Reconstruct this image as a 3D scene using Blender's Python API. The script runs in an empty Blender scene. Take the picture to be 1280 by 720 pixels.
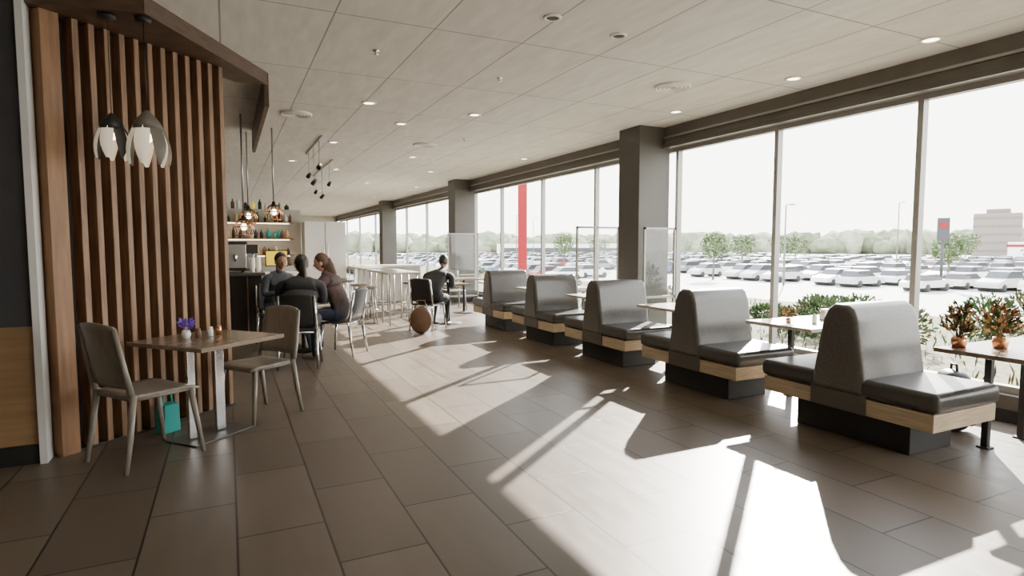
import bpy, bmesh, math, random
from mathutils import Vector, Matrix, Quaternion
random.seed(7)
R = random.random
SC = bpy.context.scene
H = 3.12      # ceiling
WX = 5.75     # window wall
# ------------------------------------------------------------------ materials
def mat(name, col, rough=0.5, metal=0.0, var=0.0, scale=5.0, bump=0.0, stretch=None, emit=0, ecol=None, spec=0.5, alpha=1.0):
    m = bpy.data.materials.new(name); m.use_nodes = True
    nt = m.node_tree; b = nt.nodes['Principled BSDF']
    b.inputs['Base Color'].default_value = (*col, 1)
    b.inputs['Roughness'].default_value = rough
    b.inputs['Metallic'].default_value = metal
    b.inputs['Specular IOR Level'].default_value = spec
    if emit:
        b.inputs['Emission Color'].default_value = (*(ecol or col), 1)
        b.inputs['Emission Strength'].default_value = emit
    tc = nt.nodes.new('ShaderNodeTexCoord'); mp = nt.nodes.new('ShaderNodeMapping')
    nt.links.new(tc.outputs['Object'], mp.inputs['Vector'])
    if stretch: mp.inputs['Scale'].default_value = stretch
    n = nt.nodes.new('ShaderNodeTexNoise'); n.inputs['Scale'].default_value = scale
    n.inputs['Detail'].default_value = 6
    nt.links.new(mp.outputs[0], n.inputs['Vector'])
    rp = nt.nodes.new('ShaderNodeValToRGB')
    v = max(var, 0.02)
    rp.color_ramp.elements[0].position = 0.3; rp.color_ramp.elements[1].position = 0.7
    rp.color_ramp.elements[0].color = (*[c*(1-v) for c in col], 1)
    rp.color_ramp.elements[1].color = (*[min(1, c*(1+v)) for c in col], 1)
    nt.links.new(n.outputs['Fac'], rp.inputs['Fac'])
    nt.links.new(rp.outputs[0], b.inputs['Base Color'])
    if bump:
        bp = nt.nodes.new('ShaderNodeBump'); bp.inputs['Strength'].default_value = bump
        bp.inputs['Distance'].default_value = 0.01
        nt.links.new(n.outputs['Fac'], bp.inputs['Height']); nt.links.new(bp.outputs[0], b.inputs['Normal'])
    return m

def brick_mat(name, c1, c2, cm, w, h, mortar, rough, rot=math.pi/2, offset=0.5, bump=0.3, spec=0.5):
    m = bpy.data.materials.new(name); m.use_nodes = True
    nt = m.node_tree; b = nt.nodes['Principled BSDF']
    tc = nt.nodes.new('ShaderNodeTexCoord'); mp = nt.nodes.new('ShaderNodeMapping')
    mp.inputs['Rotation'].default_value = (0, 0, rot)
    nt.links.new(tc.outputs['Object'], mp.inputs['Vector'])
    br = nt.nodes.new('ShaderNodeTexBrick')
    br.offset = offset; br.squash = 1
    br.inputs['Scale'].default_value = 1
    br.inputs['Brick Width'].default_value = w; br.inputs['Row Height'].default_value = h
    br.inputs['Mortar Size'].default_value = mortar; br.inputs['Mortar Smooth'].default_value = 0.1
    br.inputs['Color1'].default_value = (*c1, 1); br.inputs['Color2'].default_value = (*c2, 1)
    br.inputs['Mortar'].default_value = (*cm, 1)
    nt.links.new(mp.outputs[0], br.inputs['Vector'])
    n = nt.nodes.new('ShaderNodeTexNoise'); n.inputs['Scale'].default_value = 3; n.inputs['Detail'].default_value = 8
    mp2 = nt.nodes.new('ShaderNodeMapping'); mp2.inputs['Scale'].default_value = (4, 0.8, 1)
    nt.links.new(tc.outputs['Object'], mp2.inputs[0]); nt.links.new(mp2.outputs[0], n.inputs['Vector'])
    mx = nt.nodes.new('ShaderNodeMix'); mx.data_type = 'RGBA'; mx.blend_type = 'MULTIPLY'
    mx.inputs[0].default_value = 0.35
    nt.links.new(br.outputs['Color'], mx.inputs[6]); nt.links.new(n.outputs['Fac'], mx.inputs[7])
    nt.links.new(mx.outputs[2], b.inputs['Base Color'])
    mr = nt.nodes.new('ShaderNodeMapRange'); mr.inputs[3].default_value = rough-0.08; mr.inputs[4].default_value = rough+0.1
    nt.links.new(n.outputs['Fac'], mr.inputs[0]); nt.links.new(mr.outputs[0], b.inputs['Roughness'])
    b.inputs['Specular IOR Level'].default_value = spec
    bp = nt.nodes.new('ShaderNodeBump'); bp.inputs['Strength'].default_value = bump; bp.inputs['Distance'].default_value = 0.004
    bp.invert = True
    nt.links.new(br.outputs['Fac'], bp.inputs['Height']); nt.links.new(bp.outputs[0], b.inputs['Normal'])
    return m

M_floor = brick_mat('floor_tile', (0.118,0.092,0.071), (0.165,0.132,0.103), (0.030,0.025,0.021), 0.9, 0.42, 0.006, 0.38, spec=.32)
M_ceil = brick_mat('ceiling_tile', (0.86,0.845,0.80), (0.88,0.865,0.82), (0.42,0.40,0.37), 1.5, 0.75, 0.007, 0.75, offset=0.0, spec=0.25)
M_char = mat('charcoal_paint', (0.035,0.035,0.04), 0.6, var=.1)
M_tan = mat('tan_laminate', (0.27,0.165,0.085), 0.5, var=.15, scale=3, stretch=(1,1,8))
M_black = mat('black_trim', (0.012,0.012,0.012), 0.5)
M_alu = mat('aluminium', (0.55,0.55,0.54), 0.35, 0.9)
M_edge = mat('edge_trim_white', (0.62,0.62,0.62), 0.4)
M_frame = mat('window_frame_grey', (0.34,0.33,0.31), 0.45, 0.3)
M_header = mat('header_taupe', (0.14,0.126,0.108), 0.6, var=.08)
M_col = mat('column_taupe', (0.085,0.078,0.068), 0.5, var=.12, scale=2)
M_wall = mat('wall_paint', (0.50,0.47,0.42), 0.8, var=.05)
M_wood = mat('slat_wood', (0.24,0.140,0.078), 0.5, var=.4, scale=9, stretch=(4,4,.35), bump=.1)
M_woodd = mat('dark_wood', (0.022,0.016,0.012), 0.55, var=.35, scale=9, stretch=(4,4,.35))
M_woodm = mat('mid_wood', (0.085,0.050,0.031), 0.5, var=.3, scale=7, stretch=(1,1,4))
M_woodo = mat('orange_wood', (0.24,0.125,0.056), 0.5, var=.25, scale=7, stretch=(4,4,.35))
M_leather = mat('dark_leather', (0.085,0.081,0.075), 0.27, var=.15, scale=40, bump=.05)  # base raised to carry the grey sheen on the booth backs
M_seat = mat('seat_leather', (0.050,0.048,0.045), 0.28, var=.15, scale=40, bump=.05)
M_apron = mat('bench_wood', (0.46,0.365,0.245), 0.5, var=.2, scale=6, stretch=(1,.6,8))
M_plinth = mat('bench_plinth', (0.02,0.02,0.02), 0.6)
M_ttop = mat('table_laminate', (0.20,0.155,0.12), 0.25, var=.2, scale=5, stretch=(1,6,1))
M_ttopw = mat('table_light_laminate', (0.52,0.47,0.40), 0.25, var=.08, scale=5)
M_chair = mat('chair_taupe_wood', (0.20,0.178,0.148), 0.38, var=.15, scale=8, stretch=(5,5,1))
M_chrome = mat('chrome', (0.7,0.7,0.7), 0.18, 1.0)
M_white = mat('white_plastic', (0.8,0.79,0.76), 0.4)
M_shade = mat('shade_white', (0.85,0.82,0.75), 0.4, emit=0.25, ecol=(1,.85,.6))
M_bulb = mat('warm_bulb', (1,.8,.5), 0.4, emit=12, ecol=(1,.72,.4))
M_down = mat('downlight_lens', (1,.95,.85), 0.4, emit=11, ecol=(1,.85,.62))
M_strip = mat('shelf_fill_strip', (1,.9,.7), 0.4, emit=7, ecol=(1,.78,.5))  # glowing strip added under the shelves to brighten the kitchen
M_steel = mat('steel', (0.45,0.45,0.45), 0.3, .9)
M_red = mat('red_paint', (0.22,0.008,0.014), 0.5, spec=.2)
M_yel = mat('yellow_sign', (0.85,0.6,0.03), 0.5, emit=.5, ecol=(.9,.65,.05))
M_teal = mat('teal_fabric', (0.02,0.32,0.30), 0.7)
M_purple = mat('purple_petals', (0.22,0.12,0.6), 0.6)
M_orange = mat('orange_petals', (0.36,0.15,0.05), 0.6, var=.4, scale=30)
M_yelp = mat('cream_petals', (0.6,0.42,0.2), 0.6)
M_leaf = mat('leaf_green', (0.030,0.065,0.020), 0.7, var=.4, scale=3, spec=.1)
M_leaf2 = mat('leaf_light', (0.060,0.10,0.034), 0.7, var=.3, scale=3, spec=.1)
M_leafd = mat('leaf_dry', (0.12,0.095,0.045), 0.7, var=.3, scale=3, spec=.1)
M_tl1 = mat('hazed_foliage', (0.20,0.23,0.15), 0.9, var=.3, scale=.3, spec=0)  # paled so that distance haze is part of the colour
M_tl2 = mat('hazed_foliage_light', (0.29,0.31,0.22), 0.9, var=.3, scale=.3, spec=0)  # paler variant, haze also mixed into the base colour
M_bark = mat('bark', (0.12,0.09,0.06), 0.9, var=.3)
M_copper = mat('copper', (0.7,0.35,0.18), 0.25, .9)
M_brownbag = mat('brown_leather', (0.13,0.070,0.04), 0.5, var=.2)
M_asph = mat('asphalt', (0.48,0.48,0.47), 0.8, var=.1, scale=.3, spec=.2)  # white outdoor haze put into a brighter base colour
M_soil = mat('soil_mulch', (0.14,0.13,0.085), 0.9, var=.4, scale=8, spec=.1)
M_slope = mat('dry_lawn', (0.36,0.36,0.29), 0.9, var=.3, scale=1, spec=.1)
M_far = mat('far_building', (0.20,0.17,0.15), 0.8, var=.1)

def glass_mat():
    m = bpy.data.materials.new('window_glass'); m.use_nodes = True
    nt = m.node_tree; nt.nodes.clear()
    o = nt.nodes.new('ShaderNodeOutputMaterial'); t = nt.nodes.new('ShaderNodeBsdfTransparent')
    t.inputs[0].default_value = (.96,.97,.96,1)
    g = nt.nodes.new('ShaderNodeBsdfGlossy'); g.inputs['Roughness'].default_value = 0.02
    mx = nt.nodes.new('ShaderNodeMixShader'); mx.inputs[0].default_value=.035
    nt.links.new(t.outputs[0], mx.inputs[1]); nt.links.new(g.outputs[0], mx.inputs[2])
    nt.links.new(mx.outputs[0], o.inputs[0]); return m
M_glass = glass_mat()

# ------------------------------------------------------------------ builder
class B:
    def __init__(s, name):
        s.name = name; s.bm = bmesh.new(); s.mats = []
    def mi(s, m):
        if m not in s.mats: s.mats.append(m)
        return s.mats.index(m)
    def _fin(s, verts, m, smooth, M=None):
        if M is not None: bmesh.ops.transform(s.bm, matrix=M, verts=verts)
        i = s.mi(m); fs = set()
        for v in verts:
            for f in v.link_faces: fs.add(f)
        for f in fs: f.material_index = i; f.smooth = smooth
    def box(s, x0, x1, y0, y1, z0, z1, m, M=None, smooth=False):
        vs = [s.bm.verts.new(p) for p in [(x0,y0,z0),(x1,y0,z0),(x1,y1,z0),(x0,y1,z0),(x0,y0,z1),(x1,y0,z1),(x1,y1,z1),(x0,y1,z1)]]
        for q in [(3,2,1,0),(4,5,6,7),(0,1,5,4),(1,2,6,5),(2,3,7,6),(3,0,4,7)]:
            s.bm.faces.new([vs[k] for k in q])
        s._fin(vs, m, smooth, M)
    def prism(s, prof, x0, x1, m, axis='x', M=None, smooth=False):
        def P(a,b,t): return (t,a,b) if axis=='x' else ((a,t,b) if axis=='y' else (a,b,t))
        A = [s.bm.verts.new(P(a,b,x0)) for a,b in prof]; C = [s.bm.verts.new(P(a,b,x1)) for a,b in prof]
        n = len(prof)
        fs = [s.bm.faces.new(A[::-1]), s.bm.faces.new(C)]
        for k in range(n): fs.append(s.bm.faces.new([A[k],A[(k+1)%n],C[(k+1)%n],C[k]]))
        bmesh.ops.recalc_face_normals(s.bm, faces=fs)
        s._fin(A+C, m, smooth, M)
    def tube(s, pts, rad, m, seg=8, M=None, flat=1.0):
        pts = [Vector(p) for p in pts]
        if not hasattr(rad,'__len__'): rad = [rad]*len(pts)
        rings = []; allv = []
        prev = None
        for k,p in enumerate(pts):
            if k==0: d = pts[1]-p
            elif k==len(pts)-1: d = p-pts[k-1]
            else: d = (pts[k+1]-p).normalized()+(p-pts[k-1]).normalized()
            d.normalize()
            if prev is None:
                a = Vector((0,0,1)) if abs(d.z)<.9 else Vector((1,0,0))
                u = d.cross(a).normalized()
            else:
                u = (prev - d*prev.dot(d)).normalized()
            prev = u; w = d.cross(u)
            r = rad[k]
            ring = [s.bm.verts.new(p + u*math.cos(2*math.pi*j/seg)*r + w*math.sin(2*math.pi*j/seg)*r*flat) for j in range(seg)]
            rings.append(ring); allv += ring
        for a,b in zip(rings, rings[1:]):
            for j in range(seg): s.bm.faces.new([a[j],a[(j+1)%seg],b[(j+1)%seg],b[j]])
        s.bm.faces.new(rings[0][::-1]); s.bm.faces.new(rings[-1])
        s._fin(allv, m, True, M)
    def lathe(s, prof, m, c=(0,0,0), seg=24, M=None, smooth=True):
        rings=[]; av=[]
        for r,z in prof:
            ring=[s.bm.verts.new((c[0]+max(r,1e-4)*math.cos(2*math.pi*j/seg), c[1]+max(r,1e-4)*math.sin(2*math.pi*j/seg), c[2]+z)) for j in range(seg)]
            rings.append(ring); av+=ring
        for a,b in zip(rings,rings[1:]):
            for j in range(seg): s.bm.faces.new([a[j],a[(j+1)%seg],b[(j+1)%seg],b[j]])
        s._fin(av, m, smooth, M)
    def ball(s, c, r, m, u=14, v=10, M=None, fn=None):
        if not hasattr(r,'__len__'): r=(r,r,r)
        ret = bmesh.ops.create_uvsphere(s.bm, u_segments=u, v_segments=v, radius=1)
        vs = ret['verts']
        for w in vs:
            if fn: w.co = fn(w.co.copy())
            w.co = Vector((w.co.x*r[0]+c[0], w.co.y*r[1]+c[1], w.co.z*r[2]+c[2]))
        s._fin(vs, m, True, M)
    def ico(s, c, r, m, sub=1, jit=.15):
        ret = bmesh.ops.create_icosphere(s.bm, subdivisions=sub, radius=1)
        vs = ret['verts']
        for w in vs:
            k = 1+(R()-.5)*2*jit
            w.co = Vector((w.co.x*r[0]*k+c[0], w.co.y*r[1]*k+c[1], w.co.z*r[2]*k+c[2]))
        s._fin(vs, m, True)
    def leaf(s, p, d, L, W, m):
        d = d.normalized(); a = Vector((R()-.5,R()-.5,R()-.5)); u = d.cross(a).normalized()
        n = d.cross(u)
        q = [p, p+d*L*.5+u*W*.5, p+d*L - n*L*.15, p+d*L*.5-u*W*.5]
        vs=[s.bm.verts.new(x) for x in q]; f = s.bm.faces.new(vs); f.material_index = s.mi(m); f.smooth=True
    def done(s, loc=(0,0,0), rz=0, bevel=0, seg=2, parent=None, scale=1):
        me = bpy.data.meshes.new(s.name)
        s.bm.to_mesh(me); s.bm.free()
        for m in s.mats: me.materials.append(m)
        o = bpy.data.objects.new(s.name, me); SC.collection.objects.link(o)
        o.location = loc; o.rotation_euler = (0,0,rz); o.scale=(scale,)*3
        if bevel:
            md = o.modifiers.new('bev','BEVEL'); md.width=bevel; md.segments=seg; md.limit_method='ANGLE'; md.angle_limit=math.radians(40)
            md.use_clamp_overlap=True; md.harden_normals=False
        if parent: o.parent = parent
        return o
def copy_of(o, loc, rz=None):
    c = o.copy(); SC.collection.objects.link(c); c.location = loc
    if rz is not None: c.rotation_euler=(0,0,rz)
    return c
def simple(name, x0,x1,y0,y1,z0,z1,m,bevel=0):
    b=B(name); b.box(x0,x1,y0,y1,z0,z1,m); return b.done(bevel=bevel)

# ------------------------------------------------------------------ shell
Y0, Y1, XL = -4.0, 35.0, -5.0
simple('floor', XL-.2, WX+.3, Y0-.2, Y1+.2, -.1, 0, M_floor)
simple('ceiling', XL-.2, WX+.3, Y0-.2, Y1+.2, H, H+.15, M_ceil)
simple('wall_left', XL-.2, XL, Y0, Y1, 0, H, M_wall)
simple('wall_back', XL, WX, Y0-.2, Y0, 0, H, M_wall)
simple('wall_far', XL, WX, Y1, Y1+.2, 0, H, M_wall)
b=B('wall_right')
b.box(WX, WX+.25, Y0, Y1, 0, .22, M_header)
b.box(WX-.1, WX+.25, Y0, Y1, 2.84, H, M_header)
b.done()
simple('trim_1', WX-.12, WX-.1, Y0, Y1, 2.96, 2.985, M_frame)
simple('trim_2', WX-.16, WX-.1, Y0, Y1, 2.82, 2.87, M_col)
simple('baseboard_right', WX-.02, WX, Y0, Y1, 0, .1, M_black)
mull = [Y0+.04,-2.3,-.6,1.1,3.40,5.0,6.70,8.80,10.76,12.77,14.4,16.27,18.6,21.0,23.2,26,29.4,32.8,Y1-.04]
for i,(a,c) in enumerate(zip(mull, mull[1:])):
    b=B('window_%d'%(i+1)); t=.026
    X=WX+.08
    b.box(X,X+.08,a-t,a+t,.22,2.84,M_frame)
    if i==len(mull)-2: b.box(X,X+.08,c-t,c+t,.22,2.84,M_frame)
    b.box(X,X+.08,a+t,c-t,.22,.28,M_frame)
    b.box(X,X+.08,a+t,c-t,2.79,2.84,M_frame)
    vs=[b.bm.verts.new(p) for p in [(X+.045,a+t,.28),(X+.045,c-t,.28),(X+.045,c-t,2.79),(X+.045,a+t,2.79)]]
    f=b.bm.faces.new(vs); f.material_index=b.mi(M_glass)
    b.done()
for (a,c) in [(6.76,7.24),(14.2,14.7),(22.0,22.5)]:
    b=B('column'); b.box(5.21,WX,a,c,0,H,M_col); b.box(5.195,WX,a-.015,c+.015,0,.12,M_black); b.done(bevel=.008)

# left wall fragment (faces camera)
WXL=-1.165
b=B('wall_front_left')
b.box(XL,WXL,4.86,5.06,.13,.92,M_tan)
b.box(XL,WXL,4.85,5.06,.92,H,M_char)
b.done()
simple('baseboard_left', XL,WXL,4.84,5.06,0,.13,M_black)
simple('trim_3', WXL,WXL+.04,4.82,4.97,0,H,M_edge)

# slat partition
A0=Vector((-1.10,4.955,0)); A1=Vector((-.01,5.93,0))
d=(A1-A0).normalized()
ang=math.atan2(d.y,d.x)
L=(A1-A0).length
PT=2.998
b=B('slat_partition')
b.box(0,L,.11,.14,0,PT,M_woodd)
b.box(0,.12,-.06,.11,0,PT,M_woodo)
t=.20
while t<L-.02:
    b.box(t,t+.042,-.06,.05,.02,PT,M_wood); t+=.1085
b.box(0.12,L,-.05,.11,0,.02,M_woodd)
b.done(loc=A0, rz=ang, bevel=.003, seg=1)
b=B('wood_bulkhead')
b.prism([(-1.12,5.10),(-1.12,4.86),(-.45,4.74),(.4,6.3),(.12,6.32),(-.12,6.08)],3.0,H-.002,M_woodm,axis='z')
b.box(.37,.41,6.32,9.5,2.80,H-.002,M_woodm)
b.done()

# ------------------------------------------------------------------ booths
def make_booth(y):
    e=bpy.data.objects.new('booth_bench',None); SC.collection.objects.link(e); e.location=(4.07,y,0)
    b=B('base'); X=.73; Ly=1.34
    b.box(.14,X-.1,.22,Ly-.22,0,.235,M_plinth)
    b.box(0,X,0,Ly,.235,.355,M_apron)
    b.box(-.012,.0,.45,.89,.235,.44,M_col)
    b.done(bevel=.006,parent=e)
    b=B('cushions')
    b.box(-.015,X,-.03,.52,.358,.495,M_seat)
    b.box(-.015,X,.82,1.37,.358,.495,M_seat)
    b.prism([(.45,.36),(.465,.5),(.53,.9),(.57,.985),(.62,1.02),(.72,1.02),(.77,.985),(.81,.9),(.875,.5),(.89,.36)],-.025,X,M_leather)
    for f in b.bm.faces: f.smooth=True
    c=b.done(bevel=.045,seg=4,parent=e)
    c.modifiers.new('wn','WEIGHTED_NORMAL')
for i in range(5): make_booth(2.2+1.65*i)

def booth_table(y, top, x1=5.5):
    b=B('booth_table')
    b.box(4.38,x1,y-.35,y+.35,.72,.75,top)
    b.box(4.5,x1-.1,y-.26,y+.26,.70,.72,M_black)
    for X in (4.87,x1-.14):
        for s in (-1,1):
            b.box(X-.022,X+.022,y+s*.24-.022,y+s*.24+.022,.0,.70,M_black)
            b.box(X-.04,X+.04,y+s*.24-.04,y+s*.24+.04,0,.012,M_black)
    b.done(bevel=.004)
for i in range(6):
    booth_table(2.045+1.65*i, M_ttop if i==0 else M_ttopw, 5.18 if i==3 else 5.5)

def arrangement(loc, s=1.0, nm='dried_flower_arrangement'):
    b=B(nm)
    b.lathe([(0,0),(.04,0),(.048,.045),(.043,.075),(.038,.075),(.036,.05),(0,.05)],M_copper,seg=16)
    for k in range(170):
        a=R()*6.28; r=.01+R()*.085; z=.08+R()*.22*(1-r*5)+.03*R()
        p=Vector((r*math.cos(a),r*math.sin(a),z))
        m=random.choice([M_orange,M_yelp,M_leafd,M_leafd,M_leaf,M_leaf2])
        for q in range(3):
            b.leaf(p,Vector((math.cos(a)+R()-.5,math.sin(a)+R()-.5,.6+R())),.03+R()*.03,.014,m)
        if k%6==0: b.tube([(0,0,.05),p*.7,p],.002,M_leafd,seg=5)
    for k in range(12):
        a=R()*6.28; r=R()*.07; b.ico((r*math.cos(a),r*math.sin(a),.12+R()*.12),(.013,.013,.014),random.choice([M_orange,M_red,M_yelp]))
    return b.done(loc=loc,scale=s)
arrangement((4.54,2.32,.75),1.0)
arrangement((4.74,2.17,.75),1.0)
arrangement((4.60,3.75,.75),.5)
b=B('napkin_holder'); b.box(-.05,.05,-.03,.03,0,.08,M_steel); b.box(-.045,.045,-.025,.025,.08,.10,M_white); nh=b.done(loc=(5.1,3.75,.75),bevel=.004)
copy_of(nh,(5.0,5.4,.75))
b=B('salt_shaker'); b.lathe([(0,0),(.02,0),(.022,.05),(.016,.08),(.0,.09)],M_white,seg=16); sb=b.done(loc=(4.9,5.3,.75))
copy_of(sb,(4.75,3.6,.75)); copy_of(sb,(4.8,7.05,.75))
b=B('backpack')
b.ball((0,0,.24),(.17,.12,.24),M_black,u=20,v=14,fn=lambda c:Vector((math.copysign(abs(c.x)**.7,c.x),math.copysign(abs(c.y)**.7,c.y),math.copysign(abs(c.z)**.8,c.z))))
b.ball((0,-.11,.16),(.12,.05,.12),M_brownbag,fn=lambda c:Vector((math.copysign(abs(c.x)**.7,c.x),c.y,math.copysign(abs(c.z)**.7,c.z))))
b.tube([(-.05,0,.46),(-.04,0,.52),(.04,0,.52),(.05,0,.46)],.01,M_black)
b.done(loc=(5.12,2.64,.0),rz=.9)

# ------------------------------------------------------------------ dining table + chairs left
b=B('dining_table')
b.box(-.38,.38,-.38,.38,.72,.75,M_ttop)
b.box(-.25,.25,-.05,.05,.70,.72,M_steel)
b.box(-.2,-.14,-.014,.014,.02,.70,M_chrome)
b.box(.04,.12,-.014,.014,.02,.70,M_chrome)
b.box(-.27,.27,-.16,.16,0,.012,M_col)
b.done(loc=(-.15,5.03,0),rz=ang,bevel=.004)

def chair(loc, rz, name='dining_chair', m=M_chair, ml=M_chair, sc=1.0):
    b=B(name)
    def surf(fn, th, m, nx=10, ny=10):
        g0=[[b.bm.verts.new(fn(i/nx,j/ny,0)) for j in range(ny+1)] for i in range(nx+1)]
        g1=[[b.bm.verts.new(fn(i/nx,j/ny,th)) for j in range(ny+1)] for i in range(nx+1)]
        fs=[]
        for i in range(nx):
            for j in range(ny):
                fs.append(b.bm.faces.new([g0[i][j],g0[i+1][j],g0[i+1][j+1],g0[i][j+1]]))
                fs.append(b.bm.faces.new([g1[i][j],g1[i][j+1],g1[i+1][j+1],g1[i+1][j]]))
        for i in range(nx):
            fs.append(b.bm.faces.new([g0[i][0],g1[i][0],g1[i+1][0],g0[i+1][0]]))
            fs.append(b.bm.faces.new([g0[i][ny],g0[i+1][ny],g1[i+1][ny],g1[i][ny]]))
        for j in range(ny):
            fs.append(b.bm.faces.new([g0[0][j],g0[0][j+1],g1[0][j+1],g1[0][j]]))
            fs.append(b.bm.faces.new([g0[nx][j],g1[nx][j],g1[nx][j+1],g0[nx][j+1]]))
        bmesh.ops.recalc_face_normals(b.bm,faces=fs)
        for f in fs: f.material_index=b.mi(m); f.smooth=True
    def seat(u,v,t):
        w=.22-.02*(1-v); x=(u*2-1)*w; y=-.2+.42*v
        if v>.9: x*=.96
        z=.455-.012*math.cos((u-.5)*2*1.5)*math.sin(v*3.0)-(.02*max(0,(v-.8)/.2)**2)-t
        return (x,y,z)
    surf(seat,.018,m)
    def back(u,v,t):
        a=(u*2-1); w=.205-.02*v*v; x=a*w
        y=-.205-.03*(1-a*a)-.075*v+t
        z=.50+.40*v-(.02*a*a*v)
        return (x,y,z)
    surf(back,.014,m)
    for s in (-1,1):
        b.tube([(s*.205,-.19,.46),(s*.215,-.225,.2),(s*.225,-.26,0)],[.021,.019,.014],ml)
        b.tube([(s*.195,-.275,.87),(s*.207,-.23,.6),(s*.207,-.2,.46)],[.014,.018,.021],ml)
        b.tube([(s*.19,.17,.44),(s*.21,.2,.2),(s*.225,.225,0)],[.021,.017,.013],ml)
        b.tube([(s*.195,-.18,.43),(s*.19,.17,.43)],.014,ml)
    b.tube([(-.19,.16,.43),(.19,.16,.43)],.014,ml)
    b.tube([(-.2,-.19,.43),(.2,-.19,.43)],.014,ml)
    return b.done(loc=loc,rz=rz,scale=sc)
chair((-.53,4.70,0), ang-math.pi/2-.12, sc=1.07)
chair((.20,5.45,0), ang+math.pi/2-.1, sc=1.02)

b=B('flower_posy')
b.lathe([(0,0),(.022,0),(.03,.03),(.022,.055),(.018,.055),(.02,.03),(0,.03)],M_white,seg=14)
for k in range(70):
    a=R()*6.28; b.leaf(Vector((0,0,.06))+Vector((math.cos(a)*.02,math.sin(a)*.02,R()*.05)),Vector((math.cos(a),math.sin(a),R()*1.6)),.04,.02,M_purple)
b.done(loc=(-.30,5.05,.75),scale=1.15)
for k,(x,y,m) in enumerate([(-.22,5.08,M_brownbag),(-.14,5.13,M_white),(-.08,5.2,M_copper)]):
    b=B('spice_jar'); b.lathe([(0,0),(.022,0),(.022,.045),(.016,.055),(.018,.07),(0,.07)],m,seg=14); b.done(loc=(x,y,.75))
b=B('teal_bag'); b.prism([(-.07,0),(.07,0),(.06,.22),(-.06,.22)],-.05,.05,M_teal,axis='y')
b.tube([(-.04,0,.22),(-.03,0,.32),(.03,0,.32),(.04,0,.22)],.008,M_teal)
b.done(loc=(-.46,5.26,0),rz=ang,bevel=.02)

def pendant(loc, s, m1, m2, top=H-.001):
    b=B('pendant_lamp')
    b.tube([(0,0,top-loc[2]),(0,0,.16*s)],.003,M_black,seg=6)
    b.lathe([(0,top-loc[2]-.001),(.05,top-loc[2]-.001),(.05,top-loc[2]-.03),(0,top-loc[2]-.03)],M_black,seg=16)
    b.lathe([(.012,.17*s),(.03*s,.15*s),(.07*s,.10*s),(.09*s,.05*s),(.085*s,.05*s),(.065*s,.09*s),(.0,.13*s)],m1,seg=20)
    for k in range(7):
        a=k*2*math.pi/7
        u=Vector((math.cos(a),math.sin(a),0)); w=Vector((-math.sin(a),math.cos(a),0))
        rows=[]
        for j in range(7):
            t=j/6; r=(.055+.06*math.sin(t*2.2))*s; z=(.10-.27*t)*s; hw=(.045*math.sin(math.pi*(.18+.75*t)))*s
            rows.append([b.bm.verts.new(u*r-w*hw+Vector((0,0,z))),b.bm.verts.new(u*(r+.012*s)+Vector((0,0,z))),b.bm.verts.new(u*r+w*hw+Vector((0,0,z)))])
        for q,p in zip(rows,rows[1:]):
            for j in range(2):
                f=b.bm.faces.new([q[j],q[j+1],p[j+1],p[j]]); f.material_index=b.mi(m2 if k%3 else m1); f.smooth=True
    b.ball((0,0,-.0*s),.028*s,M_bulb)
    return b.done(loc=loc)
pendant((-.47,4.83,2.19),1.1,M_col,M_shade,2.999)
pendant((-.68,4.86,2.19),.9,M_black,M_shade,2.999)

# ------------------------------------------------------------------ ceiling fixtures
def downlight(x,y,r=.065,lit=True):
    b=B('downlight')
    b.lathe([(r*1.35,0),(r*1.35,-.008),(r,-.012),(r*.9,.0)],M_white,seg=24)
    b.lathe([(r*.92,-.004),(0,-.004)],M_down if lit else M_black,seg=24)
    b.done(loc=(x,y,H-.001))
for x,y in [(1.55,7.1),(5.16,4.24),(5.2,2.98),(5.2,10.3),(2.9,7.15),(2.2,8.1),(5.1,5.9),(3.2,11),(4.2,13),(1.6,10),(2.2,13.5),(3.4,16),(4.9,16.5),(2.6,19),(4.6,20.5),(1.2,12.5)]:
    downlight(x,y)
downlight(2.86,4.0,.05,False); downlight(2.2,3.9,.05,False)
for x,y in [(4.27,5.0),(.84,8.06),(3.0,9.6)]:
    b=B('ceiling_speaker')
    for r in (.19,.15,.11,.07): b.lathe([(r,0),(r,-.018),(r-.018,-.026),(r-.03,-.01)],M_white,seg=32)
    b.lathe([(.19,-.002),(0,-.002)],M_frame,seg=32)
    b.done(loc=(x,y,H-.001))
b=B('air_vent')
b.box(-.3,.3,-.3,.3,-.012,0,M_white)
for k in range(8): b.box(-.26,.26,-.26+k*.07,-.235+k*.07,-.022,-.012,M_frame)
b.done(loc=(.35,3.66,H-.001))
for x,y in [(2.5,5.5),(3.4,8.8),(1.2,5.2)]:
    b=B('sprinkler_head'); b.lathe([(.03,0),(.03,-.006),(.01,-.01),(.01,-.03),(.025,-.035),(0,-.036)],M_chrome,seg=14); b.done(loc=(x,y,H-.001))

def track(x,y,ln,n):
    b=B('track_light')
    b.box(-.012,.012,-ln/2,ln/2,-.025,0,M_steel)
    for k in range(n):
        yy=-ln/2+ln*(k+.5)/n; dz=.42+.18*(k%2)
        b.tube([(0,yy,-.02),(0,yy,-dz)],.007,M_steel,seg=6)
        Mx=Matrix.Translation((0,yy,-dz))@Matrix.Rotation(.9*(1 if k%2 else -1),4,'X')@Matrix.Rotation(.4,4,'Y')
        b.lathe([(0,.05),(.028,.05),(.036,-.06),(.032,-.06),(.025,.0),(0,.0)],M_black,seg=14,M=Mx)
    b.done(loc=(x,y,H-.001))
track(1.35,10.5,2.0,3); track(1.9,13.5,3,3)

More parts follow.
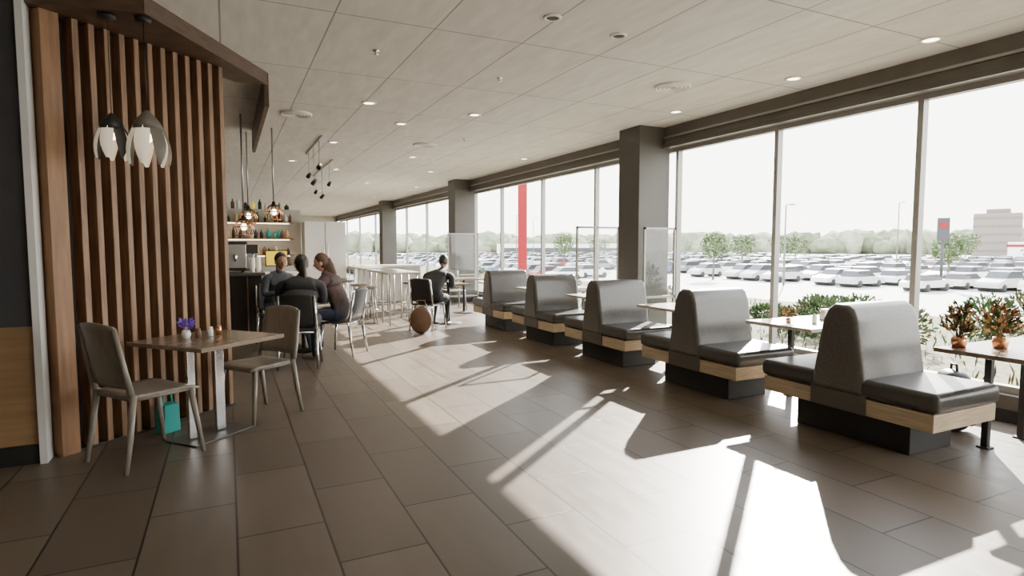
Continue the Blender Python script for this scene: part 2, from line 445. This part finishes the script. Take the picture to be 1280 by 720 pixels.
def cage(loc,r=.12,h=.22,m=M_copper):
    b=B('cage_pendant')
    b.tube([(0,0,H-.001-loc[2]),(0,0,h)],.012,M_steel,seg=6)
    b.lathe([(.02,h+.04),(.03,h),(r*.6,h-.02),(r*.6,h-.03),(0,h-.02)],M_black,seg=16)
    for k in range(10):
        a=k*.6283; c,s=math.cos(a),math.sin(a)
        b.tube([(c*r*.6,s*r*.6,h-.03),(c*r,s*r,h*.5),(c*r*.8,s*r*.8,0)],.007,m,seg=5)
    for z,rr in ((0,r*.8),(h*.5,r)):
        b.tube([(math.cos(k*.3927)*rr,math.sin(k*.3927)*rr,z) for k in range(17)],.007,m,seg=5)
    b.ball((0,0,h*.5),.045,M_bulb)
    b.done(loc=loc)
cage((.62,9.2,1.82)); cage((.20,8.4,1.58)); cage((.30,9.7,1.78))

# ------------------------------------------------------------------ bar / kitchen
b=B('bar_counter')
b.box(-3.0,.45,9.6,10.2,.1,1.0,M_woodd)
b.box(-3.0,.4,9.65,10.15,0,.1,M_black)
b.box(-3.05,.5,9.52,10.25,1.0,1.05,M_col)
for k in range(12): b.box(-2.95+k*.29,-2.93+k*.29,9.585,9.6,.12,.98,M_wood)
b.done(bevel=.005)
b=B('espresso_machine')
b.box(-.3,.3,-.22,.22,.05,.42,M_steel); b.box(-.32,.32,-.24,.24,.42,.46,M_black); b.box(-.3,.3,-.34,-.22,.03,.07,M_black)
for s in (-.15,.15):
    b.tube([(s,-.22,.25),(s,-.3,.25),(s,-.3,.2)],.03,M_chrome); b.tube([(s,-.3,.19),(s,-.42,.18)],.015,M_black)
for s in (-.25,.25):
    for q in (-.15,.15): b.tube([(s,q,0),(s,q,.05)],.02,M_black)
b.done(loc=(-.05,9.92,1.05),bevel=.01)
b=B('display_cabinet')
b.box(-.35,.35,-.2,.2,0,.05,M_black); b.box(-.35,.35,-.2,.2,.45,.48,M_steel); b.box(-.34,.34,-.19,.19,.24,.25,M_steel)
for s in (-.34,.34):
    for q in (-.19,.19): b.box(s-.01,s+.01,q-.01,q+.01,.05,.45,M_steel)
for k in range(8): b.ball((-.28+k*.08,0,.28),(.03,.05,.03),M_orange); b.ball((-.28+k*.08,0,.08),(.03,.05,.03),M_yelp)
b.done(loc=(-1.0,9.92,1.05))
for (x,y) in [(.42,9.9),(.33,9.75)]:
    b=B('cup_stack')
    for k in range(5): b.lathe([(.03,.0),(.042,.1),(.038,.1),(.028,.005),(0,.004)],M_white,c=(0,0,k*.03),seg=14)
    b.done(loc=(x,y,1.05)) 
b=B('shelf_wall')
b.box(-4.9,1.7,16.0,16.15,0,2.35,M_wall)
for z in (1.2,1.6,2.0):
    b.box(-2.0,1.5,15.7,16.0,z,z+.03,M_wood)
    b.box(-1.9,1.4,15.72,15.74,z-.02,z,M_strip)
b.box(-2.0,1.5,15.5,16.0,0,.95,M_steel)
b.done()
b=B('shelf_bottles')
cols=[M_white,M_copper,M_brownbag,M_black,M_yelp,M_steel,M_red,M_teal,M_yel,M_leaf]
for z in (1.23,1.63,2.03,2.35,.95):
    x=-1.9
    while x<1.45:
        h=.12+R()*.16; r=.03+R()*.03
        b.lathe([(0,0),(r,0),(r,h*.65),(r*.4,h*.8),(r*.35,h),(0,h)],random.choice(cols),c=(x,15.85 if z<2.3 else 16.07,z),seg=10)
        x+=.08+R()*.1
b.done()
b=B('yellow_menu_sign'); b.box(-.18,.18,-.02,.02,0,.26,M_yel); b.box(-.2,.2,.02,.03,-.02,.28,M_black)
b.box(-.02,.02,.0,.02,-.12,-.02,M_black); b.box(-.12,.12,-.08,.1,-.135,-.12,M_black)
b.done(loc=(.82,11.8,.95+.136))
b=B('service_counter'); b.box(-.6,1.15,11.6,12.2,0,.2,M_black); b.box(-.62,1.17,11.57,12.2,.2,.9,M_steel)
b.box(-.65,1.2,11.5,12.25,.9,.95,M_white)
b.done()
b=B('drink_dispenser')
b.box(-.2,.2,-.15,.15,0,.08,M_black); b.box(-.2,.2,.02,.15,.08,.5,M_steel); b.box(-.2,.2,-.15,.15,.36,.52,M_black)
for k in range(3): b.tube([(-.12+k*.12,-.09,.36),(-.12+k*.12,-.09,.29)],.015,M_chrome)
b.done(loc=(.3,11.85,.95),bevel=.006)
b=B('white_refrigerator')
b.box(1.75,2.75,15.6,16.3,.08,2.05,M_white); b.box(1.78,2.72,15.65,16.25,0,.08,M_black)
b.box(2.24,2.26,15.59,15.6,.1,2.03,M_frame)
b.tube([(2.2,15.56,.9),(2.2,15.56,1.5)],.012,M_chrome); b.tube([(2.3,15.56,.9),(2.3,15.56,1.5)],.012,M_chrome)
b.done(bevel=.01)
b=B('half_wall_counter'); b.box(2.95,4.6,15.2,15.5,0,.9,M_ttopw); b.box(2.9,4.65,15.1,15.6,.9,.95,M_white); b.done(bevel=.005)

def hightop(loc, L=1.8):
    b=B('high_top_table')
    b.box(-.3,.3,-L/2,L/2,.93,.97,M_ttopw)
    for x in (-.25,.25):
        for k in range(4):
            y=-L/2+.08+(L-.16)*k/3
            b.tube([(x,y,0),(x,y,.93)],.014,M_alu,seg=6)
        b.tube([(x,-L/2+.08,.25),(x,L/2-.08,.25)],.01,M_alu,seg=6)
    for y in (-L/2+.08,L/2-.08): b.tube([(-.25,y,.25),(.25,y,.25)],.01,M_alu,seg=6)
    b.done(loc=loc)
def stool(loc):
    b=B('bar_stool')
    b.lathe([(0,.66),(.16,.66),(.17,.68),(.16,.70),(0,.705)],M_chair,seg=20)
    for k in range(4):
        a=math.pi/4+k*math.pi/2; c,s=math.cos(a),math.sin(a)
        b.tube([(c*.12,s*.12,.66),(c*.2,s*.2,0)],.011,M_alu,seg=6)
    b.tube([(math.cos(k*.3927)*.17,math.sin(k*.3927)*.17,.28) for k in range(17)],.008,M_alu,seg=5)
    b.done(loc=loc)
hightop((2.85,11.3,0)); hightop((2.85,13.5,0))
for y in (10.9,11.7): stool((2.3,y,0)); 
stool((3.4,11.9,0))
for y in (13.1,13.9): stool((2.3,y,0))
def pedestal(loc,top=M_ttop,s=.34):
    b=B('cafe_table')
    b.box(-s,s,-s,s,.72,.75,top); b.tube([(0,0,.01),(0,0,.72)],.03,M_black); b.lathe([(0,.0),(.24,.0),(.24,.012),(.04,.03),(0,.03)],M_black)
    b.done(loc=loc,bevel=.004)
pedestal((3.70,10.46,0),s=.3); pedestal((.92,8.62,0),M_ttop,.34)
pedestal((2.6,17.5,0)); pedestal((4.6,12.0,0)); pedestal((4.6,18.0,0))
chair((4.6,12.65,0),math.pi); chair((4.6,17.3,0),0); chair((2.6,18.1,0),math.pi)

def screen(loc,w,h,rz=0):
    b=B('glass_screen'); t=.014
    b.box(-w/2,-w/2+2*t,-t,t,0,h,M_frame); b.box(w/2-2*t,w/2,-t,t,0,h,M_frame)
    for z in (h-.03,.72,.2): b.box(-w/2,w/2,-t,t,z,z+.03,M_frame)
    b.box(-w/2+.01,w/2-.01,-.004,.004,.22,h-.02,M_glass)
    b.done(loc=loc,rz=rz)
screen((5.3,7.9,0),.8,1.75); screen((5.42,6.55,0),.55,1.7); screen((5.2,13.6,0),.8,1.75)

# ------------------------------------------------------------------ people
M_skin=mat('skin',(0.50,0.30,0.21),.55,var=.05); M_skin2=mat('skin_tan',(0.36,0.20,0.13),.55,var=.05)
M_lip=mat('lips',(0.35,.12,.1),.5); M_eye=mat('eye_dark',(.02,.015,.01),.2); M_eyew=mat('eye_white',(.7,.68,.65),.3)
M_hairb=mat('hair_black',(.015,.012,.010),.5,var=.4,scale=40,stretch=(1,1,.1)); M_hairbr=mat('hair_brown',(.07,.035,.018),.5,var=.4,scale=40,stretch=(1,1,.1))
M_jblack=mat('jacket_black',(.016,.016,.02),.75,var=.3,scale=12,bump=.3); M_jeans=mat('jeans_navy',(.03,.045,.08),.8,var=.3,scale=20)
M_jgrey=mat('top_plum',(.06,.036,.038),.8,var=.3,scale=12,bump=.3); M_jblue=mat('top_grey_blue',(.07,.08,.10),.8,var=.3,scale=12,bump=.3)
M_trous=mat('trousers_dark',(.025,.024,.026),.8,var=.3,scale=20)
M_shoe=mat('shoes',(.03,.025,.02),.5)
def person(name, loc, rz, top, pants, skin, hair, long_hair=False, lean=.06, headyaw=0, headpitch=0.2, hands=((.12,.42,.79),(-.12,.42,.79)), w=1.0):
    e=bpy.data.objects.new(name,None); SC.collection.objects.link(e); e.location=loc; e.rotation_euler=(0,0,rz)
    J={}; bones=[]
    def j(n,p,r): J[n]=(Vector(p),r)
    l=lean; dn=-.4*max(0,l-.06)
    j('pel',(0,0,.56),(.165*w,.125)); j('waist',(0,l*.3,.73),(.15*w,.115)); j('chest',(0,l*.9,.92+dn*.5),(.175*w,.12)); j('ub',(0,l*1.2,1.03+dn),(.12*w,.09))
    j('nb',(0,l*1.4+.01,1.10+dn),(.06,.06)); j('nk',(0,l*1.6+.025,1.155+dn),(.052,.052))
    for s,S in ((1,'R'),(-1,'L')):
        hx,hy,hz=hands[0 if s==1 else 1]
        sh=Vector((s*.185*w,l*1.2,1.015+dn)); wr=Vector((hx,hy,hz))
        mid=(sh+wr)/2; el=mid+Vector((s*.08,-.06,-.13))
        j('sh'+S,sh,(.075,.072)); j('el'+S,el,(.052,.05)); j('fa'+S,el.lerp(wr,.4),(.048,.046)); j('wr'+S,wr,(.028,.032))
        j('hip'+S,(s*.10*w,.06,.54),(.10,.095)); j('th'+S,(s*.12*w,.27,.535),(.088,.085)); j('kn'+S,(s*.13,.46,.52),(.066,.066))
        j('cf'+S,(s*.13,.44,.34),(.058,.062)); j('an'+S,(s*.13,.40,.10),(.038,.042)); j('he'+S,(s*.13,.40,.055),(.04,.045)); j('to'+S,(s*.14,.57,.038),(.042,.032))
    for a,c,k in [('pel','waist','t'),('waist','chest','t'),('chest','ub','t'),('ub','nb','t'),('nb','nk','s')]: bones.append((a,c,k))
    for S in 'RL':
        bones += [('ub','sh'+S,'t'),('sh'+S,'el'+S,'t'),('el'+S,'fa'+S,'t'),('fa'+S,'wr'+S,'t'),('pel','hip'+S,'p'),('hip'+S,'th'+S,'p'),('th'+S,'kn'+S,'p'),('kn'+S,'cf'+S,'p'),('cf'+S,'an'+S,'p'),('an'+S,'he'+S,'h'),('he'+S,'to'+S,'h')]
    names=list(J); idx={nn:i for i,nn in enumerate(names)}
    me=bpy.data.meshes.new('sk'); me.from_pydata([J[nn][0] for nn in names],[(idx[a],idx[c]) for a,c,_ in bones],[])
    o=bpy.data.objects.new('sk',me); SC.collection.objects.link(o)
    md=o.modifiers.new('s','SKIN'); md.use_smooth_shade=True
    sv=me.skin_vertices[0].data
    for i,nn in enumerate(names):
        sv[i].radius=J[nn][1]; sv[i].use_root=(nn=='pel')
    m2=o.modifiers.new('ss','SUBSURF'); m2.levels=2; m2.render_levels=2
    dg=bpy.context.evaluated_depsgraph_get(); 
    nm=bpy.data.meshes.new_from_object(o.evaluated_get(dg))
    bpy.data.objects.remove(o)
    nm.materials.clear()
    for m in (top,pants,skin,M_shoe): nm.materials.append(m)
    km={'t':0,'p':1,'s':2,'h':3}
    segs=[(J[a][0],J[c][0],km[k],(J[a][1][0]+J[c][1][0])/2) for a,c,k in bones]
    for f in nm.polygons:
        c=f.center; best=9
        for a,q,k,r in segs:
            ab=q-a; t=max(0,min(1,(c-a).dot(ab)/max(ab.length_squared,1e-6))); dd=(a+ab*t-c).length - r*.9
            if dd<best: best=dd; bk=k
        f.material_index=bk; f.use_smooth=True
    bo=bpy.data.objects.new('body',nm); SC.collection.objects.link(bo); bo.parent=e
    hb=B('hands')
    for s,S in ((1,'R'),(-1,'L')):
        wr=J['wr'+S][0]; fd=(wr-J['el'+S][0]); fd.z*=.15; fd.normalize(); sd=Vector((fd.y,-fd.x,0)).normalized()
        up=Vector((0,0,1))
        hb.tube([wr-fd*.01,wr+fd*.03,wr+fd*.065,wr+fd*.09],[.026,.037,.04,.034],skin,seg=10,flat=.45)
        for q in range(4):
            ln=[.062,.072,.067,.052][q]; base=wr+fd*.082+sd*(.027-.018*q)*1.0
            hb.tube([base,base+fd*ln*.45+up*.004,base+fd*ln*.75-up*.008,base+fd*ln*.92-up*.02],[.0095,.009,.008,.006],skin,seg=8)
        tb=wr+fd*.03+sd*(-s)*.03
        hb.tube([tb,tb+fd*.03-sd*s*.022,tb+fd*.055-sd*s*.028-up*.006],[.012,.0105,.008],skin,seg=8)
    hb.done(parent=e)
    nk=J['nk'][0]; hc=nk+Vector((0,.02,.105))
    b=B('head')
    def hf(c):
        z=c.z
        if z<0: k=1-.38*(-z)**1.6; c.x*=k; c.y=c.y*(1-.15*(-z))+.12*(-z)
        return c
    b.ball((0,0,0),(.076,.096,.118),skin,u=24,v=18,fn=hf)
    b.prism([(-.0,.018),(.022,-.022),(-.0,-.03)],-.011,.011,skin,M=Matrix.Translation((0,.094,-.01)),smooth=True)
    for s in (1,-1):
        b.ball((s*.076,-.005,-.008),(.01,.022,.032),skin,u=10,v=8)
        b.ball((s*.03,.082,.008),(.013,.009,.008),M_eyew,u=10,v=8); b.ball((s*.03,.089,.008),(.006,.004,.006),M_eye,u=8,v=6)
        b.ball((s*.031,.087,.028),(.018,.006,.004),hair,u=8,v=6)
    b.ball((0,.09,-.058),(.022,.008,.007),M_lip,u=10,v=6)
    b.ball((0,-.012,.02),(.086,.1,.116),hair,u=22,v=16,fn=lambda c: Vector((c.x*.93 if c.z<0 else c.x, min(c.y, .35+max(0,c.z)*.75), max(c.z,-.75 if not long_hair else -1))))
    if long_hair:
        b.tube([(0,-.05,.03),(0,-.075,-.08),(0,-.095,-.18),(0,-.09,-.27)],[.078,.085,.075,.045],hair,seg=14,flat=.5)
    h=b.done(loc=hc,parent=e); h.rotation_euler=(-headpitch,0,headyaw)
    return e
def sit(name,x,y,rz,**k):
    fwd=Vector((-math.sin(rz),math.cos(rz),0))
    chair((x,y,0),rz,'cafe_chair',M_black,M_chrome)
    return person(name,(x-.02*fwd.x,y-.02*fwd.y,0),rz,**k)
sit('seated_woman',.76,7.50,-.22,top=M_jblack,pants=M_trous,skin=M_skin,hair=M_hairb,long_hair=True,headyaw=.3,w=1.35,lean=.18)
sit('seated_woman',1.36,8.12,.95,top=M_jgrey,pants=M_jeans,skin=M_skin,hair=M_hairbr,long_hair=True,headyaw=.3,lean=.16,w=1.15)
sit('seated_man',.62,9.25,-2.9,top=M_jblue,pants=M_jeans,skin=M_skin2,hair=M_hairb,headyaw=0,lean=.14)
sit('seated_man',3.12,9.86,-.85,top=M_jblack,pants=M_trous,skin=M_skin2,hair=M_hairb,lean=.32,headyaw=.2,headpitch=.5,w=1.45,hands=((.12,.46,.79),(-.12,.46,.79)))
b=B('round_handbag'); b.lathe([(0,-.06),(.15,-.06),(.18,-.04),(.18,.04),(.15,.06),(0,.06)],M_brownbag,M=Matrix.Rotation(math.pi/2,4,'X')@Matrix.Scale(1.25,4,(0,1,0)),seg=26)
b.tube([(-.10,0,.2),(-.06,0,.32),(.06,0,.32),(.10,0,.2)],.01,M_brownbag)
b.done(loc=(2.85,9.42,.225),rz=-.4)

# ------------------------------------------------------------------ outside
GZ=-2.3
simple('ground_planting', WX+.25, 14, -10, 200, -.4, -.1, M_soil)
b=B('ground_slope'); b.prism([(14,-.1),(24,GZ),(24,GZ-.4),(14,-.4)],-60,200,M_slope,axis='y'); b.done()
simple('ground_parking', 24, 500, -250, 520, GZ-.2, GZ, M_asph)
carM=[mat('car_'+nme,c,.3,.2) for nme,c in [('white',(.8,.8,.8)),('silver',(.5,.51,.52)),('grey',(.24,.25,.26)),('black',(.06,.06,.065)),('red',(.30,.04,.04)),('blue',(.08,.12,.22)),('ivory',(.7,.68,.63))]]
M_cg=mat('car_glass',(.05,.055,.06),.1); M_tire=mat('tire',(.03,.03,.03),.8)
b=B('parked_cars')
def car(x,y,rz,m):
    Mx=Matrix.Translation((x,y,GZ))@Matrix.Rotation(rz,4,'Z'); k=.95+R()*.25
    b.prism([(-2.2,.35),(-2.2,.75),(-1.9,.92*k),(1.0,.95*k),(2.0,.8),(2.2,.6),(2.2,.35)],-.88,.88,m,axis='y',M=Mx)
    b.prism([(-1.8,.9*k),(-1.35,1.4*k),(.25,1.42*k),(1.05,.93*k)],-.76,.76,M_cg,axis='y',M=Mx)
    b.prism([(-1.4,1.38*k),(-1.3,1.45*k),(.2,1.46*k),(.35,1.38*k)],-.74,.74,m,axis='y',M=Mx)
    for cx in (-1.35,1.35):
        b.lathe([(0,-.9),(.33,-.9),(.33,.9),(0,.9)],M_tire,seg=10,M=Mx@Matrix.Translation((cx,0,.33))@Matrix.Rotation(math.pi/2,4,'X'))
for X in [52,57.5,70,75.5,88,93.5,106,111.5,125,130.5,144]:
    y=-10
    while y<185:
        if R()<.70 and not (X<60 and y<16): car(X+(R()-.5)*.5,y,(0 if R()<.5 else math.pi)+(R()-.5)*.04,random.choice(carM[:3]*6+carM))
        y+=2.8
for X in [33,38.5]:
    y=56
    while y<190:
        if R()<.74: car(X,y,(0 if R()<.5 else math.pi),random.choice(carM[:3]*6+carM))
        y+=2.8
b.done()
b=B('tree_line')
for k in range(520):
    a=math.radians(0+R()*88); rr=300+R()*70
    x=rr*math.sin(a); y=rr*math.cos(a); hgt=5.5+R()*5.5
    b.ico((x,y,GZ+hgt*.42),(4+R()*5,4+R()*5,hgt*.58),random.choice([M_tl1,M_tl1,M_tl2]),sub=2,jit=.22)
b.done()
def tree(x,y,h,r):
    b=B('tree'); b.tube([(0,0,0),(.05,0,h*.35),(0,.05,h*.6)],[.12,.09,.05],M_bark)
    for k in range(5):
        a=R()*6.28; b.tube([(0,0,h*(.35+.05*k)),(math.cos(a)*r*.6,math.sin(a)*r*.6,h*(.6+.06*k))],[.04,.015],M_bark,seg=5)
    for k in range(600):
        v=Vector((R()-.5,R()-.5,R()-.5)).normalized()*(.5+.5*R()); p=Vector((v.x*r,v.y*r,h*.7+v.z*h*.3))
        b.leaf(p,Vector((R()-.5,R()-.5,R()-.3)),.38,.22,M_leaf2 if R()<.6 else M_tl1)
    b.done(loc=(x,y,GZ))
for x,y,h,r in [(64,60,5.4,1.8),(64,34,4.8,1.6),(82,66,5.4,2),(64,95,5.5,2),(100,52,5,2.2),(45,76,5.5,1.6),(100,84,6,2.4),(118,60,6,2.4),(42,115,6,2.4),(82,34,4.8,1.8),(48,49,5.2,1.4)]:
    tree(x,y,h,r)
def post(x,y,h):
    b=B('street_lamp'); b.tube([(0,0,0),(0,0,h)],[.10,.06],M_header,seg=8); b.tube([(0,0,h),(.7,0,h+.1)],.04,M_header,seg=6); b.box(.6,1.1,-.12,.12,h+.04,h+.14,M_header); b.done(loc=(x,y,GZ))
for x,y,h in [(47,39,7.5),(82,50,9.5),(64,78,10),(100,37,9),(45,92,9),(64,122,10)]: post(x,y,h)
b=B('red_pylon_sign'); b.box(-.3,.3,-.15,.15,.0,7.6,M_red); b.box(-.34,.34,-.2,.2,7.6,7.7,M_white); b.done(loc=(17.9,35.7,-1.2),rz=-.4)
b=B('pole_sign'); b.tube([(0,0,0),(0,0,5)],.12,M_char); b.box(-.45,.45,-.12,.12,4.2,6.2,M_char); b.box(-.3,.3,-.14,-.12,5.3,5.8,M_red); b.done(loc=(57.3,31.0,GZ),rz=-.9)
b=B('distant_tower'); b.box(-6,6,-6,6,0,14,M_far); 
for q in range(5): b.box(-6.1,6.1,-6.1,6.1,1.8+q*2.6,2.4+q*2.6,M_header)
b.box(-3,3,-3,3,14,15.5,M_far); b.done(loc=(226,106,GZ),rz=.4)
b=B('storefront_building'); b.box(-14,14,-6,6,0,4.6,M_white); b.box(-14.2,14.2,-6.2,6.2,3.4,4.0,M_red); b.box(-13,13,-6.1,-6,.3,2.8,M_cg); b.done(loc=(170,62,GZ),rz=1.2)
b=B('distant_store'); b.box(-30,30,-6,6,0,4.5,M_white); b.box(-28,28,-6.1,-6,.3,2.8,M_cg); b.done(loc=(130,215,GZ),rz=-.6)
def shrub(x,y,rx,ry,h,N,mm,nm='shrub'):
    b=B(nm)
    for k in range(8):
        a=R()*6.28; b.tube([(0,0,0),(math.cos(a)*rx*.5,math.sin(a)*ry*.5,h*.6),(math.cos(a)*rx*.8,math.sin(a)*ry*.8,h*.85)],[.015,.01,.005],M_bark,seg=5)
    for k in range(N):
        v=Vector((R()-.5,R()-.5,(R()-.5))).normalized()*(.4+.6*R()**.5)
        p=Vector((v.x*rx,v.y*ry,h*.5+v.z*h*.5)); b.leaf(p,v+Vector((R()-.5,R()-.5,R()*.6)),.07+.05*R(),.04,random.choice(mm))
    b.done(loc=(x,y,-.1))
for k in range(22):
    y=.3+k*.40+R()*.3; x=8.0+R()*4.6
    hh=(1.0-.085*y)+R()*.25
    shrub(x,y,.3+R()*.3,.3+R()*.3,max(.28,hh),700,random.choice([[M_leaf,M_leaf2],[M_leaf,M_leaf,M_leaf2],[M_leaf2,M_leaf],[M_leafd,M_leaf]]))
for k in range(10):
    shrub(8.5+R()*5,12+k*2.2,.4,.4,.3+R()*.2,300,[M_leaf,M_leaf2,M_leafd])
b=B('ornamental_grass')
for k in range(1500):
    x=6.3+R()*7; y=.0+R()*14; h=.08+R()*.15
    b.leaf(Vector((x,y,-.1)),Vector(((R()-.5)*.6,(R()-.5)*.6,1)),h,.025,random.choice([M_leaf2,M_leafd,M_leaf]))
b.done()

# ------------------------------------------------------------------ light
w=bpy.data.worlds.new('sky'); SC.world=w; w.use_nodes=True
nt=w.node_tree; bg=nt.nodes['Background']
tc=nt.nodes.new('ShaderNodeTexCoord'); sp=nt.nodes.new('ShaderNodeSeparateXYZ'); rp=nt.nodes.new('ShaderNodeValToRGB')
nt.links.new(tc.outputs['Generated'],sp.inputs[0]); nt.links.new(sp.outputs['Z'],rp.inputs['Fac']); nt.links.new(rp.outputs[0],bg.inputs['Color'])
rp.color_ramp.elements[0].color=(1,.965,.90,1); rp.color_ramp.elements[0].position=0
rp.color_ramp.elements[1].color=(.85,.90,1,1); rp.color_ramp.elements[1].position=.8
bg.inputs['Strength'].default_value=9.0
sd=bpy.data.lights.new('sun','SUN'); sd.energy=46; sd.angle=.009; sd.color=(1,.93,.82)
so=bpy.data.objects.new('sun',sd); SC.collection.objects.link(so)
el=math.radians(26.0); az=math.radians(51.5)
dv=Vector((math.sin(az)*math.cos(el),math.cos(az)*math.cos(el),math.sin(el)))
so.rotation_euler=dv.to_track_quat('Z','Y').to_euler(); so.location=dv*60
def spot(x,y,z,e,size=2.2,col=(1,.82,.6)):
    l=bpy.data.lights.new('downlight_and_fill_lamp','SPOT'); l.energy=e; l.spot_size=size; l.spot_blend=.8; l.color=col; l.shadow_soft_size=.06
    o=bpy.data.objects.new('downlight_and_fill_lamp',l); SC.collection.objects.link(o); o.location=(x,y,z); return o
o=spot(-.1,4.0,H-.05,30); o.rotation_euler=(.35,-.25,0)  # added warm fill aimed at the slats, no fixture here
for x,y in [(1.55,7.1),(1.6,10),(.3,11.2),(-.5,14),(.9,14.2)]: spot(x,y,H-.05,120)  # some sit at ceiling downlights; the kitchen ones are added fill without fixtures
# camera
cd=bpy.data.cameras.new('camera'); cd.lens=740/1280*36; cd.sensor_width=36; cd.clip_end=1000
co=bpy.data.objects.new('camera',cd); SC.collection.objects.link(co)
co.location=(0,0,1.45); co.rotation_euler=(math.radians(90-4.1),0,math.radians(-25.63))
SC.camera=co
